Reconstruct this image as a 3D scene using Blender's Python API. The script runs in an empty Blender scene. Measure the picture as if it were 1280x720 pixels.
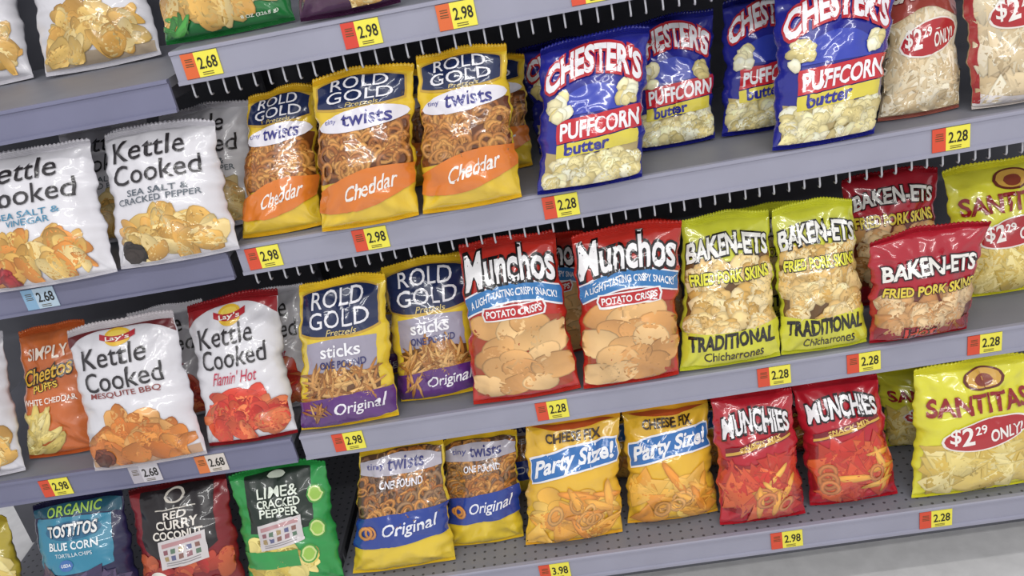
import bpy, bmesh, math, random
import numpy as np
from mathutils import Vector, Matrix

SC = bpy.context.scene
COL = SC.collection
try:
    SC.view_settings.view_transform = 'Standard'
except Exception:
    pass
PI = math.pi

# ------------------------------------------------------------------ camera
F = 1145.0
RIGHT = np.array([0.983, 0.0077, -0.1836])
UP = np.array([0.163, 0.4247, 0.8906])
FWD = np.array([-0.0848, 0.9054, -0.4162])
CAM = np.array([0.0, -1.36, 1.32])
cd = bpy.data.cameras.new('camera')
cam = bpy.data.objects.new('camera', cd)
COL.objects.link(cam)
cd.sensor_width = 36.0
cd.lens = F / 1280 * 36
cd.clip_start = 0.02
M = Matrix((
    (RIGHT[0], UP[0], -FWD[0], CAM[0]),
    (RIGHT[1], UP[1], -FWD[1], CAM[1]),
    (RIGHT[2], UP[2], -FWD[2], CAM[2]),
    (0, 0, 0, 1)))
cam.matrix_world = M
SC.camera = cam


def ray(p):
    return RIGHT * ((p[0] - 640) / F) - UP * ((p[1] - 360) / F) + FWD


def on_plane(p, p0, n):
    d = ray(p)
    return CAM + d * (np.dot(p0 - CAM, n) / np.dot(d, n))


# ------------------------------------------------------------------ helpers
def lin(h):
    h = h.lstrip('#')
    o = []
    for i in (0, 2, 4):
        c = int(h[i:i + 2], 16) / 255
        o.append(c / 12.92 if c <= .04045 else ((c + .055) / 1.055) ** 2.4)
    o = np.array(o)
    lum = o @ np.array([.21, .72, .07])
    o = o * .95 + lum * .05          # real printing inks are a little duller
    return np.append(o, 1.0)


def empty(name, loc, label=None, cat=None, group=None):
    o = bpy.data.objects.new(name, None)
    COL.objects.link(o)
    o.location = loc
    o.empty_display_size = .05
    if label: o['label'] = label
    if cat: o['category'] = cat
    if group: o['group'] = group
    return o


def bsdf(name):
    m = bpy.data.materials.new(name)
    m.use_nodes = True
    return m, m.node_tree, m.node_tree.nodes['Principled BSDF']


def film_mat(name, rough, coat, bump, crackle, spec=.5):
    m, nt, b = bsdf(name)
    a = nt.nodes.new('ShaderNodeAttribute'); a.attribute_name = 'Col'
    nt.links.new(a.outputs['Color'], b.inputs['Base Color'])
    b.inputs['Roughness'].default_value = rough
    b.inputs['Specular IOR Level'].default_value = spec
    b.inputs['Coat Weight'].default_value = coat
    b.inputs['Coat Roughness'].default_value = .05
    if bump <= 0: return m
    geo = nt.nodes.new('ShaderNodeNewGeometry')
    no = nt.nodes.new('ShaderNodeTexNoise'); no.inputs['Scale'].default_value = 18
    no.inputs['Detail'].default_value = 2.0
    no.inputs['Distortion'].default_value = .9
    nt.links.new(geo.outputs['Position'], no.inputs['Vector'])
    # sharp crease ridges of thin film
    rg = nt.nodes.new('ShaderNodeTexNoise')
    rg.noise_type = 'RIDGED_MULTIFRACTAL'
    rg.inputs['Scale'].default_value = 9.5
    rg.inputs['Detail'].default_value = 3.5
    rg.inputs['Distortion'].default_value = .5
    nt.links.new(geo.outputs['Position'], rg.inputs['Vector'])
    bp = nt.nodes.new('ShaderNodeBump'); bp.inputs['Strength'].default_value = bump
    bp.inputs['Distance'].default_value = .010
    nt.links.new(no.outputs['Fac'], bp.inputs['Height'])
    b2 = nt.nodes.new('ShaderNodeBump'); b2.inputs['Strength'].default_value = crackle
    b2.inputs['Distance'].default_value = .012
    nt.links.new(rg.outputs['Fac'], b2.inputs['Height'])
    nt.links.new(bp.outputs['Normal'], b2.inputs['Normal'])
    nt.links.new(b2.outputs['Normal'], b.inputs['Normal'])
    nt.links.new(b2.outputs['Normal'], b.inputs['Coat Normal'])
    return m


def paint_mat(name, col, rough=.5, metal=0.0, var=.12, scale=9):
    m, nt, b = bsdf(name)
    tc = nt.nodes.new('ShaderNodeTexCoord')
    no = nt.nodes.new('ShaderNodeTexNoise'); no.inputs['Scale'].default_value = scale
    no.inputs['Detail'].default_value = 5
    nt.links.new(tc.outputs['Object'], no.inputs['Vector'])
    r = nt.nodes.new('ShaderNodeValToRGB')
    c = lin(col)
    r.color_ramp.elements[0].position = .3
    r.color_ramp.elements[1].position = .7
    r.color_ramp.elements[0].color = tuple(c[:3] * (1 - var)) + (1,)
    r.color_ramp.elements[1].color = tuple(np.clip(c[:3] * (1 + var), 0, 1)) + (1,)
    nt.links.new(no.outputs['Fac'], r.inputs['Fac'])
    nt.links.new(r.outputs['Color'], b.inputs['Base Color'])
    b.inputs['Roughness'].default_value = rough
    b.inputs['Metallic'].default_value = metal
    return m


M_GLOSS = film_mat('glossy_film', .22, .9, .30, .78)
M_MATTE = film_mat('satin_film', .34, .55, .26, .55)
M_CARD = film_mat('printed_card', .55, 0, .0, .0)
M_LIP = paint_mat('grey_price_channel', '#9a9aab', .42, 0, .05)
M_LIPL = paint_mat('dark_grey_price_channel', '#777892', .45, 0, .06)
M_DECK = paint_mat('shelf_paint', '#80818a', .5, 0, .08)
M_WIRE = paint_mat('pale_wire', '#bcbdc4', .35, 0, .04)
M_BACK = paint_mat('grey_back_panel', '#5e5f67', .7, 0, .15)
M_POST = paint_mat('upright_paint', '#44454d', .5, 0, .1)
M_KICK = paint_mat('kick_plate_paint', '#6a6b72', .5, 0, .1)


def perforated():
    m, nt, b = bsdf('perforated_deck')
    tc = nt.nodes.new('ShaderNodeTexCoord')
    sp = nt.nodes.new('ShaderNodeSeparateXYZ')
    nt.links.new(tc.outputs['Object'], sp.inputs[0])
    sq = []
    for ax in ('X', 'Y'):
        a = nt.nodes.new('ShaderNodeMath'); a.operation = 'MULTIPLY'; a.inputs[1].default_value = 52
        nt.links.new(sp.outputs[ax], a.inputs[0])
        f = nt.nodes.new('ShaderNodeMath'); f.operation = 'FRACT'
        nt.links.new(a.outputs[0], f.inputs[0])
        s = nt.nodes.new('ShaderNodeMath'); s.operation = 'SUBTRACT'; s.inputs[1].default_value = .5
        nt.links.new(f.outputs[0], s.inputs[0])
        p = nt.nodes.new('ShaderNodeMath'); p.operation = 'MULTIPLY'
        nt.links.new(s.outputs[0], p.inputs[0]); nt.links.new(s.outputs[0], p.inputs[1])
        sq.append(p)
    ad = nt.nodes.new('ShaderNodeMath'); ad.operation = 'ADD'
    nt.links.new(sq[0].outputs[0], ad.inputs[0]); nt.links.new(sq[1].outputs[0], ad.inputs[1])
    lt = nt.nodes.new('ShaderNodeMath'); lt.operation = 'LESS_THAN'; lt.inputs[1].default_value = .018
    nt.links.new(ad.outputs[0], lt.inputs[0])
    mx = nt.nodes.new('ShaderNodeMix'); mx.data_type = 'RGBA'
    mx.inputs[6].default_value = tuple(lin('#7e7f88')); mx.inputs[7].default_value = tuple(lin('#45454c'))
    nt.links.new(lt.outputs[0], mx.inputs[0])
    nt.links.new(mx.outputs[2], b.inputs['Base Color'])
    b.inputs['Roughness'].default_value = .45
    return m


M_PERF = perforated()


def floor_mat():
    m, nt, b = bsdf('pale_vinyl_floor')
    tc = nt.nodes.new('ShaderNodeTexCoord')
    no = nt.nodes.new('ShaderNodeTexNoise'); no.inputs['Scale'].default_value = 26; no.inputs['Detail'].default_value = 6
    nt.links.new(tc.outputs['Object'], no.inputs['Vector'])
    r = nt.nodes.new('ShaderNodeValToRGB')
    r.color_ramp.elements[0].position = .3; r.color_ramp.elements[0].color = tuple(lin('#d6d5d4'))
    r.color_ramp.elements[1].position = .7; r.color_ramp.elements[1].color = tuple(lin('#e6e5e4'))
    nt.links.new(no.outputs['Fac'], r.inputs['Fac'])
    nt.links.new(r.outputs['Color'], b.inputs['Base Color'])
    b.inputs['Roughness'].default_value = .25
    return m


M_FLOOR = floor_mat()


def bm_obj(name, bm, mat, parent=None, smooth=False):
    bmesh.ops.recalc_face_normals(bm, faces=bm.faces[:])
    me = bpy.data.meshes.new(name)
    bm.to_mesh(me); bm.free()
    if smooth:
        for p in me.polygons: p.use_smooth = True
    me.materials.append(mat)
    o = bpy.data.objects.new(name, me)
    COL.objects.link(o)
    if parent: o.parent = parent
    return o


def add_box(bm, x0, x1, y0, y1, z0, z1):
    v = [bm.verts.new(p) for p in ((x0, y0, z0), (x1, y0, z0), (x1, y1, z0), (x0, y1, z0), (x0, y0, z1), (x1, y0, z1), (x1, y1, z1), (x0, y1, z1))]
    for f in ((0, 1, 2, 3), (4, 5, 6, 7), (0, 1, 5, 4), (1, 2, 6, 5), (2, 3, 7, 6), (3, 0, 4, 7)):
        bm.faces.new([v[i] for i in f])


def add_prism_x(bm, prof, x0, x1):
    a = [bm.verts.new((x0, y, z)) for y, z in prof]
    b = [bm.verts.new((x1, y, z)) for y, z in prof]
    n = len(prof)
    for i in range(n):
        bm.faces.new((a[i], a[(i + 1) % n], b[(i + 1) % n], b[i]))
    bm.faces.new(a[::-1]); bm.faces.new(b)


def add_tube(bm, pts, r, n=6):
    rings = []
    for i, p in enumerate(pts):
        p = Vector(p)
        if i == 0: t = Vector(pts[1]) - p
        elif i == len(pts) - 1: t = p - Vector(pts[-2])
        else: t = (Vector(pts[i + 1]) - Vector(pts[i - 1]))
        t.normalize()
        a = t.cross(Vector((1, 0, 0)))
        if a.length < .01: a = t.cross(Vector((0, 1, 0)))
        a.normalize(); b = t.cross(a)
        rings.append([bm.verts.new(p + (a * math.cos(2 * PI * k / n) + b * math.sin(2 * PI * k / n)) * r) for k in range(n)])
    for i in range(len(rings) - 1):
        for k in range(n):
            bm.faces.new((rings[i][k], rings[i][(k + 1) % n], rings[i + 1][(k + 1) % n], rings[i + 1][k]))
    bm.faces.new(rings[0][::-1]); bm.faces.new(rings[-1])


# ------------------------------------------------------------------ text
_tc = {}


def text_mesh(s, off):
    key = (s, round(off, 4))
    if key in _tc: return _tc[key]
    cu = bpy.data.curves.new('txt', 'FONT')
    cu.body = s; cu.size = 1; cu.resolution_u = 3; cu.offset = off; cu.fill_mode = 'FRONT'
    ob = bpy.data.objects.new('txt', cu)
    COL.objects.link(ob)
    dg = bpy.context.evaluated_depsgraph_get()
    me = bpy.data.meshes.new_from_object(ob.evaluated_get(dg))
    n = len(me.vertices)
    co = np.empty(n * 3); me.vertices.foreach_get('co', co)
    co = co.reshape(-1, 3)[:, :2].copy()
    fs = [tuple(p.vertices) for p in me.polygons]
    bpy.data.objects.remove(ob); bpy.data.curves.remove(cu); bpy.data.meshes.remove(me)
    _tc[key] = (co, fs)
    return _tc[key]


def text_norm(s, off):
    """verts normalised by the bounding box of the plain (un-offset) text, faces, aspect"""
    c0, _ = text_mesh(s, 0.0)
    lo = c0.min(0); hi = c0.max(0)
    c, f = text_mesh(s, off)
    d = hi - lo
    return (c - lo) / d - .5, f, d[0] / d[1]


def refine(co, fs, L):
    bm = bmesh.new()
    vs = [bm.verts.new((p[0], p[1], 0)) for p in co]
    for f in fs:
        try: bm.faces.new([vs[i] for i in f])
        except ValueError: pass
    bmesh.ops.triangulate(bm, faces=bm.faces[:])
    for _ in range(3):
        es = [e for e in bm.edges if e.calc_length() > L]
        if not es: break
        bmesh.ops.subdivide_edges(bm, edges=es, cuts=1)
        bmesh.ops.triangulate(bm, faces=[f for f in bm.faces if len(f.verts) > 3])
    bm.verts.index_update()
    c = np.array([v.co[:2] for v in bm.verts])
    out = [tuple(v.index for v in f.verts) for f in bm.faces]
    bm.free()
    return c, out


def col_mesh(name, V, Fc, C, mat, parent, per_face=False, smooth=True):
    me = bpy.data.meshes.new(name)
    me.from_pydata(V.tolist(), [], Fc)
    at = me.color_attributes.new('Col', 'FLOAT_COLOR', 'CORNER')
    if per_face:
        d = np.repeat(C, [len(f) for f in Fc], axis=0)
    else:
        vi = np.empty(len(me.loops), dtype=np.int32)
        me.loops.foreach_get('vertex_index', vi)
        d = C[vi]
    at.data.foreach_set('color', np.ascontiguousarray(d, dtype=np.float32).ravel())
    if smooth:
        me.polygons.foreach_set('use_smooth', [True] * len(me.polygons))
    me.materials.append(mat)
    me.update()
    o = bpy.data.objects.new(name, me)
    COL.objects.link(o)
    o.parent = parent
    return o


# ------------------------------------------------------------------ bags
VT = .952


class Bag:
    def __init__(s, name, label, cat, group, quad, zs, y0=None, lean=16.0, T=.085, seed=0, mat=None, bulge=.045, cap=None, crump=1.0):
        tl, tr, br, bl = [np.array(q, float) for q in quad]
        th = math.radians(lean)
        bc = (bl + br) / 2
        if y0 is None:
            y0 = float(np.clip(on_plane(bc, np.array([0, 0, zs]), np.array([0, 0, 1.0]))[1], -.035, .30))
        p0 = np.array([0, y0, zs]); n = np.array([0, -math.cos(th), math.sin(th)])
        e = np.array([0, math.sin(th), math.cos(th)])
        q = []
        for c in (tl, tr, br, bl):
            P = on_plane(c, p0, n)
            q.append(np.array([P[0], np.dot(P - p0, e)]))
        tc_ = (q[0] + q[1]) / 2; b_ = (q[2] + q[3]) / 2
        xb = b_[0] + (tc_[0] - b_[0]) * (0 - b_[1]) / (tc_[1] - b_[1])
        s.H = tc_[1]
        s.sh = max(-.2, min(.2, (tc_[0] - xb) / tc_[1]))
        if cap is not None:
            s.H = min(s.H, (cap - zs) / math.cos(th))
        s.tilt = max(-.012, min(.012, (q[1][1] - q[0][1]) / 2))
        s.wt = np.linalg.norm(q[1] - q[0]); s.wb = np.linalg.norm(q[2] - q[3])
        s.W = (s.wt + s.wb) / 2
        s.T = T; s.bulge = bulge; s.crump = crump
        s.rng = random.Random(seed * 77 + 5)
        r = s.rng
        s.waves = [(r.uniform(.04, .1), r.uniform(0, PI), r.uniform(0, 6.3), r.uniform(.0005, .0012)) for _ in range(5)]
        s.creases = []
        for _ in range(30):
            cx = r.uniform(-.5, .5); cz = r.choice([r.uniform(.7, 1), r.uniform(0, .25), r.uniform(.1, .9)])
            al = math.atan2(cz - .5, cx) + r.uniform(-.6, .6)
            s.creases.append((cx * s.W, cz * s.H, al, r.uniform(.02, .06), r.choice([-1, 1]) * r.uniform(.0015, .0038), r.uniform(.0045, .0075)))
        s.ph = [r.uniform(0, 6.3) for _ in range(14)]
        s.bend = r.uniform(-.014, .006)
        s.droop = r.uniform(.002, .010)
        s.mat = mat or M_GLOSS
        s.parts = {}
        s.basecol = None
        s.flat = lin('#dddddd')
        s.sealcol = None
        R = Matrix.Rotation(-th, 3, 'X')
        s.root = empty(name, (xb, y0, zs), label, cat, group)
        s.root.rotation_euler = R.to_euler()
        s.R = np.array(R); s.zs = zs

    def wrink(s, u, v):
        X = u * s.W / 2; Z = v * s.H
        d = np.zeros_like(u)
        for lam, al, ph, a in s.waves:
            d += a * np.sin(2 * PI / lam * (X * math.cos(al) + Z * math.sin(al)) + ph)
        for cx, cz, al, ln, a, wd_ in s.creases:
            dx = X - cx; dz = Z - cz
            t = dx * math.cos(al) + dz * math.sin(al)
            w = -dx * math.sin(al) + dz * math.cos(al)
            d += a * np.exp(-np.abs(w) / wd_) * np.exp(-(t / ln) ** 2)
        d += .0042 * np.sin(2 * PI * X / .034 + s.ph[0] + Z * 20) * np.exp(-(1 - v) * s.H / .034)
        d += .003 * np.sin(2 * PI * X / .033 + s.ph[1]) * np.exp(-v * s.H / .03)
        k = 2
        for sx in (-1, 1):
            for sz in (0, 1):
                dx = (X - sx * s.W / 2); dz = (Z - sz * s.H)
                rr = np.sqrt(dx * dx + dz * dz) + 1e-6
                d += .006 * np.sin(8 * np.arctan2(dz, dx * sx * -1) + s.ph[k]) * np.exp(-rr / .05) * np.clip(rr / .02, 0, 1)
                k += 1
        # pinched pleats running in from the side edges
        d += .0022 * np.sin(2 * PI * Z / .026 + s.ph[12] + 3 * u) * np.abs(u) ** 4
        return s.crump * d * np.clip(1 - np.abs(u) ** 8, 0, 1)

    def hw(s, v):
        return (s.wb + (s.wt - s.wb) * v) / 2 * (1 - s.bulge * np.sin(PI * np.clip(v, 0, 1)) ** 1.2)

    def prof(s, v):
        t = np.clip((v - .03) / (VT - .03), 0, 1)
        return np.sin(PI * t ** .78) ** .58

    def wave(s, u, v):
        w = .007 * np.sin(3.6 * u + s.ph[6]) + .003 * np.sin(9 * u + s.ph[7])
        return w * (np.exp(-(1 - v) * s.H / .035) + .2 * np.exp(-v * s.H / .03))

    def raw(s, u, v, side=-1):
        edge = np.sign(u) * np.abs(u) ** 3
        ew = .0028 * np.sin(v * 17 + s.ph[8] + u) + .0018 * np.sin(v * 41 + s.ph[9] - 2 * u) + .0009 * np.sin(v * 83 + s.ph[11] + 3 * u)
        x = u * s.hw(v) + edge * ew * np.clip(np.sin(PI * v), 0, 1) + s.sh * v * s.H
        pv = s.prof(v)
        lens = np.clip(1 - np.abs(u) ** 2.2, 0, 1) ** .62
        y = side * s.T / 2 * pv * lens
        if side > 0: y = y * np.clip((v - .02) / .32, 0, 1) ** .9
        fade = np.clip(pv * 1.6, 0, 1)
        if side < 0: y = y + s.wrink(u, v) * fade
        y = y + s.wave(u, v) + s.bend * v ** 3
        z = v * s.H - s.droop * u * u * v ** 5 + s.tilt * u * v ** 3 + .003 * u * u * (1 - v) ** 6 + .0014 * np.sin(5 * u + s.ph[10]) * v ** 8
        return np.stack([x, y, z + 0 * u], -1)

    def surf(s, u, v, off):
        u = np.clip(u, -.985, .985); v = np.clip(v, .03, .97)
        P = s.raw(u, v)
        e = .004
        du = s.raw(np.clip(u + e, -1, 1), v) - s.raw(np.clip(u - e, -1, 1), v)
        dv = s.raw(u, v + e) - s.raw(u, v - e)
        n = np.cross(du, dv)
        n /= (np.linalg.norm(n, axis=-1, keepdims=True) + 1e-12)
        n = np.where(n[..., 1:2] > 0, -n, n)
        return P + n * off

    def put(s, part, V, Fc, C):
        L = s.parts.setdefault(part, [[], [], [], 0])
        L[0].append(V); L[1] += [tuple(i + L[3] for i in f) for f in Fc]; L[2].append(C); L[3] += len(V)

    def base(s, c, seal=None):
        if isinstance(c, str):
            s.flat = lin(c)
            s.sealcol = seal or c
        else:
            s.basecol = c; s.sealcol = seal

    def band(s, u0, u1, lo, hi, col, part='printed_panel', L=0):
        nu = max(3, int((u1 - u0) * s.W / 2 / .0035))
        uu = np.linspace(u0, u1, nu + 1)
        l = np.minimum(lo(uu) + 0 * uu, VT - .002); h = np.minimum(hi(uu) + 0 * uu, VT - .002)
        nv = max(2, int(max(h - l) * s.H / .0035))
        t = np.linspace(0, 1, nv + 1)[:, None]
        V2 = l[None] + (h - l)[None] * t
        U2 = np.repeat(uu[None], nv + 1, 0)
        P = s.surf(U2, V2, .0009 + L * .0005).reshape(-1, 3)
        w = nu + 1
        Fc = [(j * w + i, j * w + i + 1, (j + 1) * w + i + 1, (j + 1) * w + i) for j in range(nv) for i in range(nu)]
        s.put(part, P, Fc, np.repeat(lin(col)[None], len(P), 0))

    def rect(s, u0, v0, u1, v1, col, part='printed_panel', L=0, slant=0, curve=0):
        s.band(u0, u1, lambda u: v0 + slant * u + curve * (1 - u * u), lambda u: v1 + slant * u + curve * (1 - u * u), col, part, L)

    def ell(s, cu, cv, ru, rv, col, part='printed_panel', L=0, p=2.0, slant=0):
        f = lambda u: rv * np.clip(1 - np.abs((u - cu) / ru) ** p, 0, 1) ** (1 / p)
        s.band(cu - ru, cu + ru, lambda u: cv - f(u) + slant * (u - cu), lambda u: cv + f(u) + slant * (u - cu), col, part, L)

    def txt(s, t, cu, cv, w, h, col, L=3, bold=.015, shear=0, arc=0, slant=0, outline=None, ow=.05, part=None, taper=0):
        if part is None: part = 'title_lettering' if h >= .085 else 'lettering'
        jobs = ([(ow + bold, outline, L - .5)] if outline else []) + [(bold, col, L)]
        for off, c, ly in jobs:
            n, f, asp = text_norm(t, off)
            ww = w if w else asp * h * s.H / (s.W / 2) * .95
            mx = n[:, 0] * ww * s.W / 2; my = n[:, 1] * h * s.H
            cc, ff = refine(np.stack([mx, my], 1), f, .0055)
            x = cc[:, 0] + shear * cc[:, 1]
            du = x / (s.W / 2)
            rel = du / (ww / 2)
            sc = 1 + taper * rel ** 2
            u = cu + du
            v = cv + cc[:, 1] / s.H * sc + arc * (1 - rel ** 2) + slant * du
            P = s.surf(u, v, .0009 + ly * .0005)
            s.put(part, P, ff, np.repeat(lin(c)[None], len(P), 0))

    def pile(s, kind, u0, u1, v0, v1, n, size, pal, L=1, part='food_picture', rim=.62, dome=None, grid=None):
        r = s.rng
        pts = []
        if grid:
            cols, rows = grid
            for j in range(rows):
                for i in range(cols):
                    fu = (i + .5 + r.uniform(-.22, .22) + (.25 if j % 2 else -.25)) / cols
                    fv = (j + .5 + r.uniform(-.2, .2)) / rows
                    pts.append((u0 + (u1 - u0) * fu, v0 + (v1 - v0) * fv))
        else:
            for i in range(n):
                pts.append((r.uniform(u0, u1), r.uniform(v0, v1)))
        if dome:
            pts = [(a, v0 + (b - v0) * (1 - dome * (abs(a - (u0 + u1) / 2) / ((u1 - u0) / 2)) ** 2)) for a, b in pts]
        pts.sort(key=lambda p: -p[1])
        n = len(pts)
        for i, (cu, cv) in enumerate(pts):
            c = lin(r.choice(pal)) * r.uniform(.88, 1.1); c[3] = 1
            cdk = c * rim; cdk[3] = 1
            sz = size * r.uniform(.8, 1.2)
            a0 = r.uniform(0, PI)
            off = .0011 + L * .0005 + .0011 * i / max(1, n)
            sx, sy = 1, r.uniform(.55, .95)
            if kind == 'stick': sx, sy = 1, .11
            if kind == 'bar': sx, sy = 1, .2
            if kind == 'puff': sx, sy = 1, .27
            if kind == 'ring': sy = r.uniform(.6, .9)
            if kind == 'oval':
                sy = r.uniform(.55, .72); a0 = r.uniform(-.5, .5)
            if kind == 'curl':
                sy = r.uniform(.34, .72)
            big = kind in ('oval', 'curl')
            k = 18 if big else 12
            ang = np.arange(k) * 2 * PI / k
            jit = np.array([r.uniform(.86, 1.12) for _ in range(k)]) if kind in ('disc', 'blob') else np.ones(k)
            if kind == 'curl':
                jit = 1 + .10 * np.sin(2 * ang + r.uniform(0, 6)) + .05 * np.sin(3 * ang + r.uniform(0, 6)) + .02 * np.sin(7 * ang)
            if kind == 'tri':
                jit = .62 / np.cos((ang % (2 * PI / 3)) - PI / 3)
                sx = sy = 1
            if kind == 'ring': rad = [1.0, .78, .56]
            elif kind in ('stick', 'bar'): rad = [1.0, .66, .33, .0]
            elif big or kind == 'tri': rad = [1.0, .90, .66, .44, .22, .0]
            else: rad = [1.0, .72, .36, .0]
            lx, ly, cs = [], [], []
            ga = r.uniform(0, 6.3)
            for m, rr in enumerate(rad):
                lx.append(np.cos(ang) * rr * jit * sx); ly.append(np.sin(ang) * rr * jit * sy)
                if kind == 'ring': cc = [cdk, c * 1.25, cdk][m]
                elif big or kind == 'tri': cc = c * (.45 + .55 * rim) if m == 0 else c
                else: cc = cdk if m == 0 else c * (1.12 - .12 * rr)
                g = np.repeat(np.array(cc)[None], k, 0)
                amp = {'oval': .24, 'curl': .30}.get(kind, .16)
                if big or kind == 'tri': amp *= rr
                g[:, :3] *= (1 + amp * np.sin(ang + (ga if big else a0)))[:, None]
                g[:, 3] = 1
                cs.append(np.clip(g, 0, 1))
            lx = np.concatenate(lx) * sz; ly = np.concatenate(ly) * sz
            if kind in ('puff', 'curl'): ly = ly + (.22 if kind == 'puff' else .12) * sz * (lx / sz) ** 2
            X = lx * math.cos(a0) - ly * math.sin(a0); Y = lx * math.sin(a0) + ly * math.cos(a0)
            u = np.clip(cu + X / (s.W / 2), -.95, .95); v = np.clip(cv + Y / s.H, .045, VT - .006)
            P = s.surf(u, v, off)
            Fc = [(m * k + j, m * k + (j + 1) % k, (m + 1) * k + (j + 1) % k, (m + 1) * k + j) for m in range(len(rad) - 1) for j in range(k)]
            s.put(part, P, Fc, np.concatenate(cs))

    def finish(s):
        nu, nv = 58, 86
        uf = np.sin(np.linspace(-PI / 2, PI / 2, nu + 1))
        vv = np.linspace(.03, VT, nv + 1)
        U, Vv = np.meshgrid(uf, vv)
        A = s.raw(U, Vv, -1)
        B = s.raw(U[:, ::-1], Vv, 1)[:, 1:-1]
        G = np.concatenate([A, B], 1)
        w = G.shape[1]
        P = G.reshape(-1, 3)
        jj, ii = np.meshgrid(np.arange(nv), np.arange(w), indexing='ij')
        i2 = (ii + 1) % w
        Fc = np.stack([jj * w + ii, jj * w + i2, (jj + 1) * w + i2, (jj + 1) * w + ii], -1).reshape(-1, 4).tolist()
        if s.basecol is None:
            C = np.repeat(s.flat[None], len(Fc), 0)
        else:
            C = np.array([s.basecol((uf[i] + uf[i + 1]) / 2 if i < nu else 0, (vv[j] + vv[j + 1]) / 2) for j in range(nv) for i in range(w)])
        seals = []
        low = [(P @ s.R.T)[:, 2].min()]
        for nm, va, vb, k in (('top_seal', VT, 1.0, 12), ('bottom_seal', .006, .03, 6)):
            vs = np.linspace(va, vb, k + 1)
            us = np.linspace(-1, 1, 61)
            U, Vv = np.meshgrid(us, vs)
            Q = s.raw(U, np.clip(Vv, 0, 1), -1)
            Q[..., 1] += (np.arange(k + 1) % 2)[:, None] * .0018
            if nm == 'top_seal':
                Q[..., 2] += ((np.arange(61) % 2) * .0022)[None] * (vs > .99)[:, None]
            w2 = 61
            FF = [(j * w2 + i, j * w2 + i + 1, (j + 1) * w2 + i + 1, (j + 1) * w2 + i) for j in range(k) for i in range(w2 - 1)]
            cc = lin(s.sealcol)
            Q = Q.reshape(-1, 3)
            low.append((Q @ s.R.T)[:, 2].min())
            seals.append((nm, Q, FF, np.repeat(cc[None], len(Q), 0)))
        s.root.location.z += .001 - min(low)
        col_mesh('pouch', P, Fc, C, s.mat, s.root, per_face=True)
        for nm, Q, FF, cc in seals:
            col_mesh(nm, Q, FF, cc, s.mat, s.root, smooth=False)
        made = {}
        for nm, (Vs, Fs, Cs, _) in s.parts.items():
            par = made.get('sticker', s.root) if nm == 'sticker_print' else s.root
            made[nm] = col_mesh(nm, np.concatenate(Vs), Fs, np.concatenate(Cs), s.mat, par)
        if 'sticker' in made: made['sticker']['label'] = 'pale sticker with small coloured prints'


# ------------------------------------------------------------------ designs
PAL_CHIP = ['#dfb862', '#d8a84e', '#e8cc86', '#d09c44']
PAL_BBQ = ['#d98c38', '#d07c2c', '#e0a256', '#c87024']
PAL_HOT = ['#d8402a', '#e0562e', '#c62c1e', '#e87a44']
PAL_TWIST = ['#b0712f', '#c08038', '#9c5c22', '#cc9044']
PAL_STICK = ['#b0742f', '#c8904a', '#986026', '#d8a860']
PAL_CRISP = ['#e0a862', '#e6b470', '#da9c54', '#ecc080']
PAL_RIND = ['#dcb468', '#e8ca86', '#cca04c', '#f0d8a0']
PAL_RINDHOT = ['#cf9a5c', '#dcb078', '#c08446', '#e6c490']
PAL_POP = ['#e6d898', '#f0e6b4', '#d8c680', '#f4eecc']
PAL_TORT = ['#dcc05e', '#e6d07a', '#d2b24a', '#eedc92']


def d_kettle(B, fl, fc, pal, shoulder=None, n=46, garnish=None, bottom=None):
    B.base('#dddbe0')
    hot = fl[0].startswith('Fl')
    up = 0
    if shoulder:
        a, p = (.11, 3.0) if hot else (.085, 3.5)
        B.band(-.985, .985, lambda u: .944 - a * np.abs(u) ** p, lambda u: .966 + 0 * u, shoulder)
        B.sealcol = shoulder if hot else '#cfc9cc'
        lv, ru, rv = (.872, .27, .068) if hot else (.888, .24, .056)
        B.ell(0, lv, ru, rv, '#eabb1e', L=1)
        B.ell(0, lv + rv * .25, ru * .7, rv * .5, '#f2d24a', L=1.5)
        B.band(-ru * 1.3, ru * 1.3, lambda u: lv - rv * .52 + .25 * u * u, lambda u: lv + rv * .12 + .25 * u * u, '#b8202b', L=2)
        B.txt("Lay's", 0, lv - rv * .16, ru * 1.7, rv * .62, '#f4efe6', L=3)
        up = -.035 if hot else -.01
    else:
        up = .045
    k = 1 if shoulder else 1.08
    B.txt('Kettle', -.12, .785 + up, 1.2 * k, .135 * k, '#2c282b', bold=.004, slant=.01)
    B.txt('Cooked', -.0, .63 + up * .7, 1.42 * k, .13 * k, '#2c282b', bold=.004, slant=.01)
    for i, t in enumerate(fl):
        if hot:
            B.txt(t, 0, .475, .95, .084, fc, bold=.004, shear=.25)
        else:
            B.txt(t, 0, .525 - .055 * i, min(1.45, .105 * len(t)), .043, fc, bold=.01)
    if bottom:
        B.rect(-.96, .035, .96, .10, bottom, L=0)
    B.pile('curl', -.68, .74, .10, .36, n, .026, pal, dome=.4, rim=.3)
    if garnish:
        B.pile('blob', -.82, -.5, .06, .15, 7, .014, garnish, L=4, part='garnish_picture')


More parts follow.
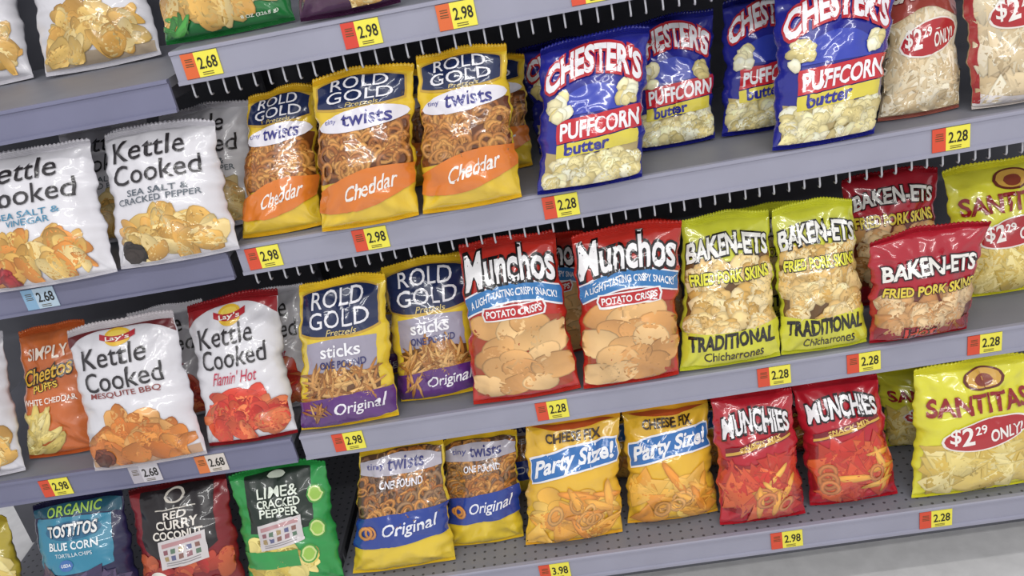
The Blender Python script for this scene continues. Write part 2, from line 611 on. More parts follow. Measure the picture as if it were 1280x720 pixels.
def rg_badge(B, vb, vt):
    f = lambda u, a: a * np.abs(u + .02) ** 3
    B.band(-.92, .88, lambda u: vb - .022 + f(u, .05), lambda u: vt + .012 - f(u, .04), '#c9a02c', L=0)
    B.band(-.88, .84, lambda u: vb - .006 + f(u, .05), lambda u: vt - f(u, .04), '#1d2a52', L=1)
    h = (vt - vb)
    B.txt('ROLD', -.04, vb + h * .77, 1.16, h * .37, '#eceaf0', L=3.6, bold=.004)
    B.txt('GOLD', -.02, vb + h * .34, 1.32, h * .37, '#eceaf0', L=3.6, bold=.004)
    B.txt('Pretzels', .05, vb + h * .05, .66, h * .14, '#d9c27a', bold=.004, shear=.25)


def d_cheddar(B):
    B.base('#eac414')
    rg_badge(B, .765, .948)
    B.band(-.95, .95, lambda u: .33 + .02 * u, lambda u: .69 - .03 * u * u, '#6a3a18')
    B.pile('ring', -.86, .86, .35, .64, 62, .0175, PAL_TWIST, L=.6, rim=.5)
    B.ell(.02, .68, .90, .068, '#e6e2ea', L=4, slant=.02)
    B.txt('tiny', -.62, .685, .26, .036, '#6a6aa8', L=5.5, bold=.008)
    B.txt('twists', .12, .687, .98, .082, '#3b3a86', L=5.5, bold=.016)
    B.band(-.97, .97, lambda u: .13 + .05 * u + .06 * u * u, lambda u: .335 + .05 * u + .035 * np.cos(2.2 * u), '#e07a1c', L=4)
    B.txt('Cheddar', .14, .262, 1.05, .095, '#f1ece4', L=5.5, bold=.012, shear=.2, slant=.06)


def d_sticks(B):
    B.base('#eccb18')
    rg_badge(B, .65, .945)
    B.band(-.76, .76, lambda u: .20 + 0 * u, lambda u: .625 - .03 * u * u, '#a29cae')
    B.band(-.76, .76, lambda u: .20 + 0 * u, lambda u: .38 + .04 * np.cos(2 * u), '#6a4220', L=.5)
    B.txt('sticks', 0, .55, .86, .082, '#f6f5f8', L=3.8, bold=.016)
    B.txt('ONE POUND', .04, .46, 1.0, .046, '#2f2f6a', L=4.2, bold=.02)
    B.pile('stick', -.68, .68, .23, .40, 75, .028, PAL_STICK, L=1)
    B.band(-.975, .975, lambda u: .045 + .015 * u, lambda u: .235 + .015 * u + .02 * np.cos(2 * u), '#5f2c7c', L=4)
    B.txt('Original', .3, .155, 1.0, .10, '#f2eef6', L=5.5, bold=.01, shear=.2, slant=.015)
    B.pile('stick', -.72, -.42, .12, .18, 8, .022, PAL_STICK, L=5, part='garnish_picture')


def d_original(B):
    B.base('#e9c818')
    B.band(-.95, .95, lambda u: .42 + 0 * u, lambda u: .958 - .02 * u * u, '#5c4230')
    B.pile('ring', -.9, .9, .44, .93, 100, .017, PAL_TWIST + ['#7a5a44', '#94704c'], L=.4, rim=.5)
    B.band(-.93, .93, lambda u: .785 + .025 * u * u, lambda u: .925 - .03 * u * u, '#b8b2bd', L=3.4)
    B.txt('tiny', -.55, .86, .4, .055, '#5a5a94', L=5, bold=.006)
    B.txt('twists', .15, .86, .82, .084, '#34367a', L=5, bold=.016)
    B.txt('ONE POUND', .05, .725, .95, .052, '#eceaf0', L=5.6, bold=.02)
    B.band(-.97, .97, lambda u: .265 + .02 * u, lambda u: .50 + .02 * u + .012 * np.cos(2.2 * u), '#23419a', L=3.6)
    B.txt('Original', .2, .39, 1.1, .12, '#eef0f8', L=5, bold=.01, shear=.2, slant=.02)
    B.pile('ring', -.72, -.58, .35, .38, 2, .014, ['#d08a40'], L=5, part='garnish_picture')


def d_munchos(B):
    B.base('#c22a1c')
    B.band(-.9, .9, lambda u: .07 + 0 * u, lambda u: .55 - .05 * u * u, '#a8401e')
    B.pile('oval', -.74, .74, .08, .53, 0, .037, PAL_CRISP, L=.6, rim=.1, grid=(3, 5))
    B.txt('Munchos', 0, .82, 1.78, .185, '#f4f2f2', L=4.4, bold=.022, arc=.03, outline='#120d0f', ow=.065, taper=.1)
    q = .085
    B.band(-.94, .94, lambda u: .635 - q * u * u + 0 * u, lambda u: .757 - q * u * u, '#f0eef2', L=3)
    B.band(-.94, .94, lambda u: .645 - q * u * u, lambda u: .747 - q * u * u, '#2b78b8', L=3.5)
    B.txt('A LIGHT-TASTING CRISPY SNACK!', 0, .632, 1.68, .042, '#f2f4f8', L=5, bold=.02, arc=.064)
    B.ell(0, .582, .64, .042, '#f0eeee', L=3.9, p=16)
    B.ell(0, .582, .605, .034, '#c01d22', L=4.4, p=16)
    B.txt('POTATO CRISPS', 0, .582, 1.08, .04, '#f6f2f0', L=5.4, bold=.025)


def d_rind(B):
    B.base('#d6d826')
    B.band(-.93, .93, lambda u: .22 + 0 * u, lambda u: .70 + .05 * u * u, '#6b4a22')
    B.pile('blob', -.85, .85, .25, .70, 100, .0165, PAL_RIND, L=.6)
    B.band(-.97, .97, lambda u: .045 + 0 * u, lambda u: .255 + .03 * u * u, '#d4d222', L=3.4)
    B.txt('BAKEN-ETS', 0, .775, 1.76, .12, '#f4f2ea', L=5, bold=.03, arc=.03, outline='#14100c', ow=.065)
    B.txt('FRIED PORK SKINS', 0, .61, 1.66, .07, '#eeea28', L=5, bold=.035, outline='#1c160c', ow=.06)
    B.txt('TRADITIONAL', 0, .20, 1.7, .095, '#17120c', L=5, bold=.04)
    B.txt('Chicharrones', .05, .10, 1.15, .06, '#2a2014', L=5, bold=.01)


def d_rindhot(B, up=0.0):
    B.base('#b41c2e')
    B.band(-.9, .9, lambda u: .16 + 0 * u, lambda u: .50 + up + .04 * u * u, '#6a2a18')
    B.pile('blob', -.85, .85, .17, .45 + up, 70, .0165, PAL_RINDHOT, L=.6)
    B.band(-.93, .93, lambda u: .06 + 0 * u, lambda u: .18 + 0 * u, '#8c1420', L=3)
    h = .13 - up * .2
    B.txt('BAKEN-ETS', 0, .66 + up, 1.64, h, '#f4f2ea', L=5, bold=.03, arc=.03, outline='#2a0c10', ow=.065)
    B.txt('FRIED PORK SKINS', 0, .50 + up * 1.15, 1.64, .078, '#e8cf30', L=5, bold=.03, outline='#3a0c10', ow=.05)
    B.txt('Hot', -.1, .12, .6, .08, '#d8382c', L=5, bold=.02, outline='#3a0608', ow=.06)


def d_puff(B):
    B.base('#262a92')
    B.band(-.88, .88, lambda u: .04 + 0 * u, lambda u: .24 + .06 * u * u, '#b9a468', L=.3)
    B.pile('blob', -.82, .85, .05, .235, 75, .0125, PAL_POP, L=.8)
    B.pile('blob', -.74, -.46, .50, .62, 8, .0125, PAL_POP, L=1.6, part='garnish_picture')
    B.pile('blob', .52, .8, .50, .64, 8, .0115, PAL_POP, L=1.6, part='garnish_picture')
    B.band(-.62, .62, lambda u: .50 + 0 * u, lambda u: .68 - .22 * u * u, '#3444b4', L=.6)
    B.txt("CHESTER'S", .0, .735, 1.7, .165, '#f3f1f4', L=5, bold=.038, arc=.105, outline='#c02430', ow=.08)
    B.rect(-.66, .342, .93, .485, '#cc2430', L=3.4, slant=.02)
    B.txt('PUFFCORN', .14, .413, 1.44, .10, '#f6f4f6', L=5, bold=.03, slant=.02)
    B.rect(-.66, .25, .84, .335, '#e0cf3a', L=3.4, slant=.02)
    B.txt('butter', -.1, .295, .8, .072, '#2a2c92', L=5, bold=.03, slant=.02)


def d_santa(B, clear=0):
    if clear:
        B.base('#cfb890', '#b06a5c' if clear == 1 else '#e4dcd6')
        B.pile('tri', -.9, .9, .06, .66 if clear == 1 else .8, 60, .03, ['#dcc69c', '#e6d6b2', '#cdb488', '#eee2c6'], L=.4, rim=.4)
        if clear == 1:
            B.band(-.97, .97, lambda u: .68 + .04 * np.cos(3 * u), lambda u: .966 + 0 * u, '#a8483c', L=3)
        else:
            B.band(-.985, .985, lambda u: .035 + 0 * u, lambda u: .10 - .03 * np.cos(2 * u), '#e6dfdc', L=3)
            B.band(-.985, -.88, lambda u: .05 + 0 * u, lambda u: .95 + 0 * u, '#b23a3a', L=3.3)
            B.band(-.97, .97, lambda u: .78 + .04 * np.cos(3 * u), lambda u: .966 + 0 * u, '#b0302e', L=3)
        B.txt('SANTITAS', 0, .83 if clear == 1 else .87, 1.6, .10, '#efe4d4', L=5, bold=.04, outline='#7c1a1c', ow=.05)
        cv = .52 if clear == 1 else .62
        ru = .80
    else:
        B.base('#e3de20')
        B.band(-.9, .9, lambda u: .10 + 0 * u, lambda u: .42 + .04 * np.cos(u * 5), '#c4a83c')
        B.pile('tri', -.82, .82, .12, .38, 34, .03, PAL_TORT, L=.6, rim=.4)
        B.ell(.12, .86, .36, .075, '#6a2a1c', L=1)
        B.ell(.12, .862, .30, .062, '#d9a63c', L=1.6)
        B.ell(.12, .85, .16, .04, '#8a3a24', L=2.2)
        B.txt('SANTITAS', 0, .70, 1.66, .125, '#96191c', L=5, bold=.03)
        cv = .49
        ru = .74
    k = ru / .62
    B.ell(.08, cv, ru, .090 * k, '#efe6dc', L=3.8, slant=.05)
    B.ell(.08, cv, ru * .945, .082 * k, '#b4242a', L=4.3, slant=.05)
    B.txt('$', .08 - .44 * k, cv, .13 * k, .10 * k, '#f4efe8', L=5.2, bold=.012, slant=.05)
    B.txt('2', .08 - .28 * k, cv, .14 * k, .10 * k, '#f4efe8', L=5.2, bold=.025, slant=.05)
    B.txt('29', .08 - .10 * k, cv + .026 * k, .16 * k, .045 * k, '#f4efe8', L=5.2, bold=.02, slant=.05)
    B.txt('ONLY!', .08 + .25 * k, cv - .008, .46 * k, .066 * k, '#f4efe8', L=5.2, bold=.025, slant=.05)


def d_party(B):
    B.base('#f0bc20')
    B.band(-.97, .97, lambda u: .91 + .05 * u * u, lambda u: .965 + 0 * u, '#c0521c')
    B.pile('oval', -.75, .8, .10, .46, 16, .022, ['#f0b43a', '#f4c454', '#e6a02e'], L=.6, rim=.2)
    B.pile('tri', -.75, .78, .10, .44, 14, .024, ['#f0a830', '#e8982a', '#f4bc48'], L=1.8, rim=.35)
    B.pile('bar', .05, .8, .10, .46, 8, .034, ['#f0982a', '#f4ac3a'], L=2.8, rim=.6)
    B.pile('ring', -.72, .5, .11, .40, 5, .019, ['#d09240', '#dca04c'], L=3.4)
    B.txt('CHEESE FIX', 0, .862, 1.1, .066, '#3a2410', L=6.4, bold=.03)
    B.rect(-.9, .56, .93, .765, '#eeeef2', L=3.8, slant=.05, curve=.035)
    B.rect(-.88, .575, .91, .75, '#2d72ba', L=4.3, slant=.05, curve=.035)
    B.txt('Party Size!', .02, .662, 1.6, .15, '#f4f5f8', L=5.6, bold=.03, shear=.15, slant=.05, arc=.03)


def d_mix(B):
    B.base('#be182a')
    B.band(-.93, .93, lambda u: .14 + 0 * u, lambda u: .50 + .05 * u * u, '#961a1e', L=.2)
    B.pile('tri', -.75, .75, .14, .48, 34, .031, ['#d04a26', '#de622c', '#c03a20', '#c8301e'], L=.6, rim=.25)
    B.pile('bar', -.2, .72, .18, .46, 6, .03, ['#e8a034', '#ecae42'], L=2.4, rim=.6)
    B.pile('ring', -.7, .6, .14, .36, 4, .017, ['#c8783a'], L=3.2)
    B.txt('MUNCHIES', 0, .765, 1.58, .145, '#f2eff0', L=5, bold=.03, arc=.035, outline='#160a0c', ow=.075, taper=-.1)
    B.band(-.8, .8, lambda u: .605 + .06 * u, lambda u: .665 + .06 * u, '#7c0f1c', L=3)
    B.band(-.8, .8, lambda u: .612 + .06 * u, lambda u: .628 + .06 * u, '#d8a83c', L=3.6)
    B.txt('SNACK MIX', .05, .645, 1.0, .03, '#e8c25a', L=5, bold=.02, slant=.06)


def d_organic(B):
    B.base('#26244a')
    B.band(-.97, .97, lambda u: .86 - .02 * u, lambda u: .966 + 0 * u, '#23566a')
    B.band(-.86, .76, lambda u: .42 + .05 * (u + .1) ** 2, lambda u: .85 - .02 * u, '#2f86a4', L=.5)
    B.txt('ORGANIC', 0, .90, 1.1, .07, '#a9d24a', L=4, bold=.015)
    B.ell(-.04, .75, .62, .07, '#22668a', L=1)
    B.txt('TOSTITOS', -.04, .755, 1.05, .084, '#f0f0ec', L=4, bold=.03, outline='#16385a', ow=.05)
    B.txt('BLUE CORN', -.02, .64, 1.05, .058, '#eef4f6', L=4, bold=.02)
    B.txt('TORTILLA CHIPS', -.02, .57, .8, .03, '#d8e4ea', L=4, bold=.01)
    B.pile('tri', -.9, .9, .08, .36, 32, .03, ['#483a60', '#544468', '#3a2e50'], L=2)
    B.ell(-.2, .49, .15, .045, '#3f6fb0', L=3.5)
    B.txt('USDA', -.2, .49, .2, .025, '#eef2f6', L=4.4)


def sticker(B, cu, cv, hu, hv):
    B.rect(cu - hu, cv - hv, cu + hu, cv + hv, '#cfc8c8', 'sticker', L=4.4, slant=.05)
    B.rect(cu - hu * .85, cv + hv * .5, cu + hu * .85, cv + hv * .78, '#b98a8c', 'sticker_print', L=5, slant=.05)
    cols = ['#8f5a62', '#5f7a64', '#a89060', '#60648a', '#8a6258']
    for row, (va, vb) in enumerate(((.02, .34), (-.46, -.12))):
        for k in range(5):
            a = cu - hu * .8 + k * hu * .335
            B.rect(a, cv + hv * min(va, vb), a + hu * .2, cv + hv * max(va, vb), cols[(k + row * 2) % 5], 'sticker_print', L=5, slant=.05)
    for q in range(2):
        B.rect(cu - hu * .8, cv - hv * (.66 + .16 * q), cu + hu * .7, cv - hv * (.60 + .16 * q), '#8a8486', 'sticker_print', L=5, slant=.05)


def d_curry(B):
    B.base('#82181f', '#641218')
    B.band(-.74, .74, lambda u: .38 + .22 * u * u, lambda u: .965 - .03 * u * u, '#1e181a', L=.3)
    B.ell(.0, .89, .2, .055, '#c9c2b6', L=1)
    B.ell(.0, .89, .15, .042, '#2a2224', L=1.6)
    B.rect(-.4, .795, .4, .803, '#c9c2b6', L=1)
    B.txt('RED', 0, .755, .42, .05, '#e6dfd4', L=4, bold=.02)
    B.txt('CURRY', .02, .685, .82, .065, '#e6dfd4', L=4, bold=.025)
    B.txt('COCONUT', .02, .605, 1.0, .06, '#e6dfd4', L=4, bold=.025)
    B.pile('curl', -.85, .85, .08, .38, 30, .026, ['#a3241f', '#b83e28', '#7a1418', '#c0582c'], L=.8)
    B.ell(-.5, .25, .2, .08, '#e9e2d6', L=3.4)
    sticker(B, .08, .47, .48, .11)


def d_lime(B):
    def c(u, v):
        return K1 if (v > .5 and abs(u) < .70) else K2
    K1 = lin('#1a2a1f'); K2 = lin('#259a46')
    B.base(c, '#259a46')
    B.ell(-.02, .92, .2, .025, '#c9d2c0', L=1)
    B.txt('LIME&', .0, .80, .85, .075, '#e4ecdc', L=4, bold=.012)
    B.txt('CRACKED', .0, .72, .9, .06, '#e4ecdc', L=4, bold=.02)
    B.txt('PEPPER', .0, .65, .82, .06, '#e4ecdc', L=4, bold=.02)
    for cu, cv in ((.8, .74), (.78, .48), (.55, .3)):
        B.ell(cu - .06, cv, .17, .075, '#3f9a34', 'garnish_picture', L=3)
        B.ell(cu - .06, cv, .14, .062, '#cfe08a', 'garnish_picture', L=3.5)
        B.ell(cu - .06, cv, .11, .048, '#9cc84a', 'garnish_picture', L=4)
    B.pile('curl', -.7, .5, .12, .4, 24, .026, ['#d9c25a', '#e6d47c', '#c8ae46'], L=.8)
    sticker(B, -.02, .49, .46, .10)
    B.rect(-.9, .22, .3, .36, '#2a9a48', L=3.8)


def d_simply(B):
    B.base('#d06c2e')
    B.txt('SIMPLY', -.06, .80, 1.25, .09, '#f2e2d0', L=4.6, bold=.01)
    B.txt('Cheetos', -.06, .655, 1.42, .115, '#ecb81e', L=5.4, bold=.012, outline='#1c1410', ow=.06, slant=.05)
    B.txt('PUFFS', -.08, .555, .7, .05, '#ecc22a', L=5, bold=.015, outline='#1c1410', ow=.05, slant=.05)
    B.txt('WHITE CHEDDAR', -.04, .45, 1.5, .044, '#f8eee2', L=5, bold=.012)
    B.pile('puff', -.85, .1, .07, .34, 20, .03, ['#e4cf7c', '#ecdc98', '#d8bf62'], L=1, rim=.75)


def d_green(B):
    def c(u, v):
        return K1 if v < .16 else K2
    K1 = lin('#1f7a3a'); K2 = lin('#d8cfae')
    B.base(c, '#1f7a3a')
    B.pile('curl', -.8, .85, .14, .42, 46, .029, PAL_CHIP, L=1, rim=.3)
    B.pile('puff', -.9, -.55, .08, .14, 6, .018, ['#3f9a34', '#2c7a28'], L=4, rim=.6, part='garnish_picture')
    B.txt('JALAPENO', .1, .50, 1.2, .05, '#2c6a30', L=4)
    B.txt('8 OZ (226.8 g)', .55, .085, .55, .022, '#e8f0e0', L=4)


def d_purple(B):
    B.base('#4d2648')
    B.pile('curl', .1, .9, .08, .5, 32, .028, PAL_CHIP, L=1, rim=.3)
    B.txt('BARBECUE', 0, .6, 1.2, .06, '#e8dccc', L=4)


def d_lime_edge(B):
    B.base('#b9a52a')
    B.pile('tri', -.8, .8, .1, .6, 26, .027, PAL_TORT, L=1)


# ------------------------------------------------------------------ shelves
ZA, ZB, ZC, ZD = 1.137, .823, .453, .147
ZL1 = 1.100
YD = -.06
XR0, XR1, XL0, XL1 = -.553, .98, -1.30, -.569


def shelf(label, x0, x1, yf, zc, wires, lip, deckm, kick=False, depth=.44):
    xm = (x0 + x1) / 2
    root = empty('shelf', (xm, yf, zc), label, 'shelf', 'shelves of the snack aisle')
    a, b = x0 - xm, x1 - xm
    bm = bmesh.new(); add_box(bm, a, b, .0062, depth - yf, .010, .024); bm_obj('deck', bm, deckm, root)
    bm = bmesh.new()
    add_prism_x(bm, [(-.004, -.026), (-.004, -.021), (-.0005, -.0195), (-.0005, .0175), (-.004, .019), (-.004, .0225), (-.002, .024), (.006, .024), (.006, -.026)], a, b)
    bm_obj('price_channel', bm, lip, root)
    for s in (a + .003, b - .006):
        bm = bmesh.new()
        prof = [(.01, .009), (.01, -.008), (depth - yf, -.03), (depth - yf, .009)]
        add_prism_x(bm, prof, s, s + .003)
        bm_obj('bracket', bm, M_POST, root)
    if wires:
        n = int((b - a) / .0235)
        rr = random.Random(int(zc * 1000))
        bm = bmesh.new()
        for i in range(n):
            x = a + .015 + i * .0235 + rr.uniform(-.0015, .0015)
            d = wires + rr.uniform(-.002, .001)
            add_tube(bm, [(x, .30, .0065), (x, .03, .0065), (x, .018, .003), (x, .0105, -.006), (x, .008, -d + .004), (x, .010, -d + .0005), (x, .018, -d)], .0016, 6)
        add_tube(bm, [(a + .008, .30, .0035), (b - .008, .30, .0035)], .002, 5)
        bm_obj('wire_rack', bm, M_WIRE, root, smooth=True)
    if kick:
        bm = bmesh.new(); add_box(bm, a, b, .12, .135, -zc, .0095); bm_obj('kick_plate', bm, M_KICK, root)
    return root


shelf('uppermost grey shelf of the right bay, with wire prongs below it', XR0, XR1, 0, ZA, .050, M_LIP, M_DECK)
shelf('grey right bay shelf carrying the cheddar pretzel and blue puffed corn bags', XR0, XR1, 0, ZB, .048, M_LIP, M_DECK)
shelf('grey right bay shelf carrying the pretzel stick and pork rind bags', XR0, XR1, 0, ZC, .033, M_LIP, M_DECK)
shelf('low perforated grey base shelf of the right bay above the pale floor', XR0, XR1, YD, ZD, 0, M_LIP, M_PERF, True)
shelf('uppermost dark grey left bay shelf under two white bags cut by the frame', XL0, XL1, 0, ZL1, 0, M_LIPL, M_DECK)
shelf('dark grey left bay shelf under the white bag with peppercorns', XL0, XL1, 0, ZB - .004, 0, M_LIPL, M_DECK)
shelf('dark grey left bay shelf under the orange puffs bag', XL0, XL1, 0, ZC - .002, 0, M_LIPL, M_DECK)
shelf('base shelf of the left bay under the blue, red and green bags', XL0, XL1, YD, ZD, 0, M_LIPL, M_PERF, True)

root = empty('shelf_upright', (-.561, .40, 0), 'dark slotted steel upright standing between the two shelving bays', 'upright')
bm = bmesh.new(); add_box(bm, -.0065, .0065, 0, .055, 0, 2.0); bm_obj('post', bm, M_POST, root)
bm = bmesh.new()
for k in range(60):
    add_box(bm, -.003, .003, -.0012, -.0002, .05 + k * .032, .066 + k * .032)
bm_obj('slot_strip', bm, M_BACK, root)

bm = bmesh.new(); add_box(bm, XL0 - .2, XR1 + .2, .462, .49, 0, 2.1)
w = bm_obj('wall_back', bm, M_BACK); w['kind'] = 'structure'; w['label'] = 'dark back panel of the shelving run'
bm = bmesh.new(); add_box(bm, -4, 4, -6, 1.0, -.05, 0)
w = bm_obj('floor', bm, M_FLOOR); w['kind'] = 'structure'; w['label'] = 'pale shop floor'

# ------------------------------------------------------------------ bags placed on the shelves
SA, SB, SCc, SD, SL1 = ZA + .0245, ZB + .0245, ZC + .0245, ZD + .0245, ZL1 + .0245
cnt = [0]
CAPS = {SB: (ZL1 - .045, ZA - .056), SCc: (ZB - .045, ZB - .054), SD: (ZC - .045, ZC - .042)}


def bag(design, name, label, cat, group, quad, zs, **kw):
    cnt[0] += 1
    left = quad[0][0] < 300 and not (zs == SA)
    if 'lean' not in kw: kw['lean'] = 20 if left else 15
    if zs in CAPS and 'cap' not in kw: kw['cap'] = CAPS[zs][0 if left else 1]
    B = Bag(name, label, cat, group, quad, zs, seed=cnt[0], **kw)
    design(B)
    B.finish()
    return B


GK = 'white potato chip bags'
def kettle(label, quad, zs, fl, fc, pal, shoulder=None, garnish=None, bottom=None, **kw):
    bag(lambda B: d_kettle(B, fl, fc, pal, shoulder, garnish=garnish, bottom=bottom), 'chip_bag', label, 'chip bag', GK, quad, zs, mat=M_MATTE, **kw)


PEP = (['SEA SALT &', 'CRACKED PEPPER'], '#56606a', PAL_CHIP)
# top row
kettle('white chip bag cut off by the left frame edge on the uppermost left shelf', ((-90, -80), (5, -95), (40, 90), (-60, 108)), SL1, ['ORIGINAL'], '#4a4650', PAL_CHIP)
kettle('white chip bag with pale chips and a tan foot, second on the uppermost shelf', ((20, -105), (165, -130), (203, 74), (58, 97)), SL1, ['SWEET ONION'], '#6a6258', PAL_CHIP, bottom='#b9a68c')
bag(d_green, 'chip_bag', 'cream chip bag with a green foot and small green peppers, beside the 2.68 tag', 'chip bag', None, ((175, -150), (325, -175), (370, 32), (207, 56)), SA)
bag(d_purple, 'chip_bag', 'dark purple chip bag on the uppermost right shelf behind a 2.98 tag', 'chip bag', None, ((350, -170), (470, -190), (502, 8), (376, 30)), SA)
# left bay, second shelf
kettle('white chip bag with blue flavour lettering, cropped by the left edge of the photo', ((-45, 182), (108, 156), (148, 345), (-10, 372)), SB, ['SEA SALT &', 'VINEGAR'], '#3f86a8', PAL_BBQ[:1] + PAL_CHIP, garnish=['#a82a30', '#8a1c22'])
kettle('white chip bag with grey flavour lettering and peppercorns at its foot', ((122, 150), (262, 130), (300, 314), (151, 340)), SB, *PEP, garnish=['#2a2422', '#3a302c'])
kettle('white chip bag partly hidden behind the right edge of the bag with peppercorns', ((198, 140), (310, 121), (322, 290), (208, 314)), SB, *PEP, y0=.10, T=.065)
kettle('white chip bag at the back, hidden behind the two front white bags', ((78, 164), (186, 145), (198, 316), (92, 334)), SB, *PEP, y0=.13, T=.07)
# right bay, second shelf
GC = 'cheddar pretzel twist bags'
bag(d_cheddar, 'pretzel_bag', 'leftmost cheddar pretzel bag, next to the white chip bags', 'pretzel bag', GC, ((316, 118), (400, 100), (402, 292), (303, 307)), SB, y0=.02, T=.07, lean=20)
bag(d_cheddar, 'pretzel_bag', 'second cheddar pretzel bag from the left, its right top corner bright yellow', 'pretzel bag', GC, ((389, 90), (516, 71), (524, 273), (403, 292)), SB)
bag(d_cheddar, 'pretzel_bag', 'front cheddar pretzel bag nearest to the blue puffed corn bags', 'pretzel bag', GC, ((520, 68), (632, 50), (653, 250), (529, 270)), SB)
bag(d_cheddar, 'pretzel_bag', 'cheddar pretzel bag standing behind the gap between two front ones', 'pretzel bag', GC, ((436, 96), (536, 80), (544, 245), (448, 262)), SB, y0=.14)
bag(d_cheddar, 'pretzel_bag', 'cheddar pretzel bag at the back, its right edge showing next to the blue bags', 'pretzel bag', GC, ((554, 78), (654, 62), (668, 236), (562, 250)), SB, y0=.14)
bag(d_cheddar, 'pretzel_bag', 'cheddar pretzel bag at the back, behind the two leftmost cheddar bags', 'pretzel bag', GC, ((338, 112), (424, 98), (434, 265), (346, 280)), SB, y0=.15)
GP = 'blue puffed corn bags'
PC = 'puffed_corn_bag'
bag(d_puff, PC, 'blue puffed corn bag at the back, only its dark left edge showing', 'popcorn bag', GP, ((644, 58), (760, 40), (782, 205), (680, 224)), SB, y0=.19)
bag(d_puff, PC, 'blue puffed corn bag in front, above the 2.28 tag near the shelf middle', 'popcorn bag', GP, ((674, 56), (812, 26), (803, 224), (672, 247)), SB)
bag(d_puff, PC, 'smaller looking blue puffed corn bag set back right of the front left one', 'popcorn bag', GP, ((780, 31), (890, 8), (895, 208), (794, 226)), SB, y0=.11, T=.07)
bag(d_puff, PC, 'blue puffed corn bag half hidden behind the rightmost blue one', 'popcorn bag', GP, ((902, -2), (1010, -22), (1010, 182), (903, 204)), SB, y0=.11, T=.07)
bag(d_puff, PC, 'largest blue puffed corn bag, rightmost, its top cut by the frame', 'popcorn bag', GP, ((970, -32), (1130, -57), (1093, 170), (966, 192)), SB)
GS = 'tortilla chip bags'
TB = 'tortilla_chip_bag'
bag(lambda B: d_santa(B, 1), TB, 'pale beige tortilla chip bag right beside the rightmost blue bag', 'chip bag', GS, ((1108, -36), (1190, -50), (1200, 147), (1098, 166)), SB, y0=.05, T=.075)
bag(lambda B: d_santa(B, 2), TB, 'red trimmed see-through tortilla chip bag cut by the top right corner', 'chip bag', GS, ((1196, -50), (1330, -75), (1330, 118), (1216, 142)), SB)
# left bay, third shelf
kettle('white chip bag cut by the left edge, left of the orange puffs bag', ((-90, 428), (0, 410), (32, 592), (-60, 606)), SCc, ['ORIGINAL'], '#4a4650', PAL_CHIP, y0=.02)
bag(d_simply, 'puffs_bag', 'orange cheese puffs bag with black outlined yellow lettering', 'puffs bag', None, ((25, 413), (106, 397), (128, 579), (40, 596)), SCc, mat=M_MATTE, y0=.058, T=.065)
kettle('white chip bag with brown lettering, orange chips and a sauce bowl, overhanging its shelf', ((84, 410), (218, 384), (258, 564), (120, 598)), SCc, ['MESQUITE BBQ'], '#8a3a34', PAL_BBQ, '#6a2024', garnish=['#5a2a1c', '#7a3a22'], bottom='#c49a78')
kettle('white chip bag with red script lettering and bright red chips', ((232, 380), (345, 355), (372, 542), (262, 562)), SCc, ["Flamin' Hot"], '#c2294a', PAL_HOT, '#9a1a22')
kettle('white chip bag set back behind the right edge of the red script one', ((290, 370), (378, 352), (396, 522), (310, 543)), SCc, ["Flamin' Hot"], '#c2294a', PAL_HOT, None, y0=.10, T=.06)
kettle('white chip bag at the back, behind the red shouldered white bags', ((160, 390), (252, 372), (276, 530), (184, 550)), SCc, ["Flamin' Hot"], '#c2294a', PAL_HOT, None, y0=.13, T=.07)
# right bay, third shelf
GT = 'pretzel stick bags'
bag(d_sticks, 'pretzel_bag', 'left pretzel stick bag with a purple foot band', 'pretzel bag', GT, ((372, 354), (480, 336), (499, 520), (377, 542)), SCc)
bag(d_sticks, 'pretzel_bag', 'right pretzel stick bag, partly covered by a red potato crisp bag', 'pretzel bag', GT, ((474, 330), (590, 312), (604, 504), (504, 521)), SCc, y0=.055)
bag(d_sticks, 'pretzel_bag', 'pretzel stick bag at the back, glimpsed between the two front stick bags', 'pretzel bag', GT, ((420, 350), (520, 334), (536, 490), (438, 508)), SCc, y0=.165)
bag(d_sticks, 'pretzel_bag', 'pretzel stick bag at the back, behind the right stick bag', 'pretzel bag', GT, ((532, 322), (622, 308), (638, 478), (548, 492)), SCc, y0=.165)
GM = 'red potato crisp bags'
bag(d_munchos, 'crisp_bag', 'left front red potato crisp bag next to the pretzel sticks', 'crisp bag', GM, ((572, 304), (692, 285), (727, 489), (592, 507)), SCc, lean=12)
bag(d_munchos, 'crisp_bag', 'red potato crisp bag behind, seen in the gap between the two front ones', 'crisp bag', GM, ((632, 300), (728, 284), (744, 460), (648, 478)), SCc, y0=.14)
bag(d_munchos, 'crisp_bag', 'red potato crisp bag at the back, behind the right front one', 'crisp bag', GM, ((752, 284), (846, 270), (862, 445), (766, 460)), SCc, y0=.15)
bag(d_munchos, 'crisp_bag', 'right front red potato crisp bag next to the yellow pork rind bags', 'crisp bag', GM, ((713, 290), (850, 268), (849, 471), (730, 488)), SCc, lean=12)
GR = 'pork rind bags'
RB = 'pork_rind_bag'
bag(d_rind, RB, 'left yellow pork rind bag, against the red potato crisp bag', 'pork rind bag', GR, ((851, 272), (960, 258), (976, 447), (850, 467)), SCc, T=.075)
bag(d_rind, RB, 'right yellow pork rind bag, against the red pork rind bags', 'pork rind bag', GR, ((961, 256), (1062, 241), (1084, 429), (977, 447)), SCc, T=.075)
bag(d_rind, RB, 'yellow pork rind bag at the back, hidden by the two front yellow ones', 'pork rind bag', GR, ((908, 262), (1010, 246), (1025, 410), (918, 430)), SCc, y0=.15)
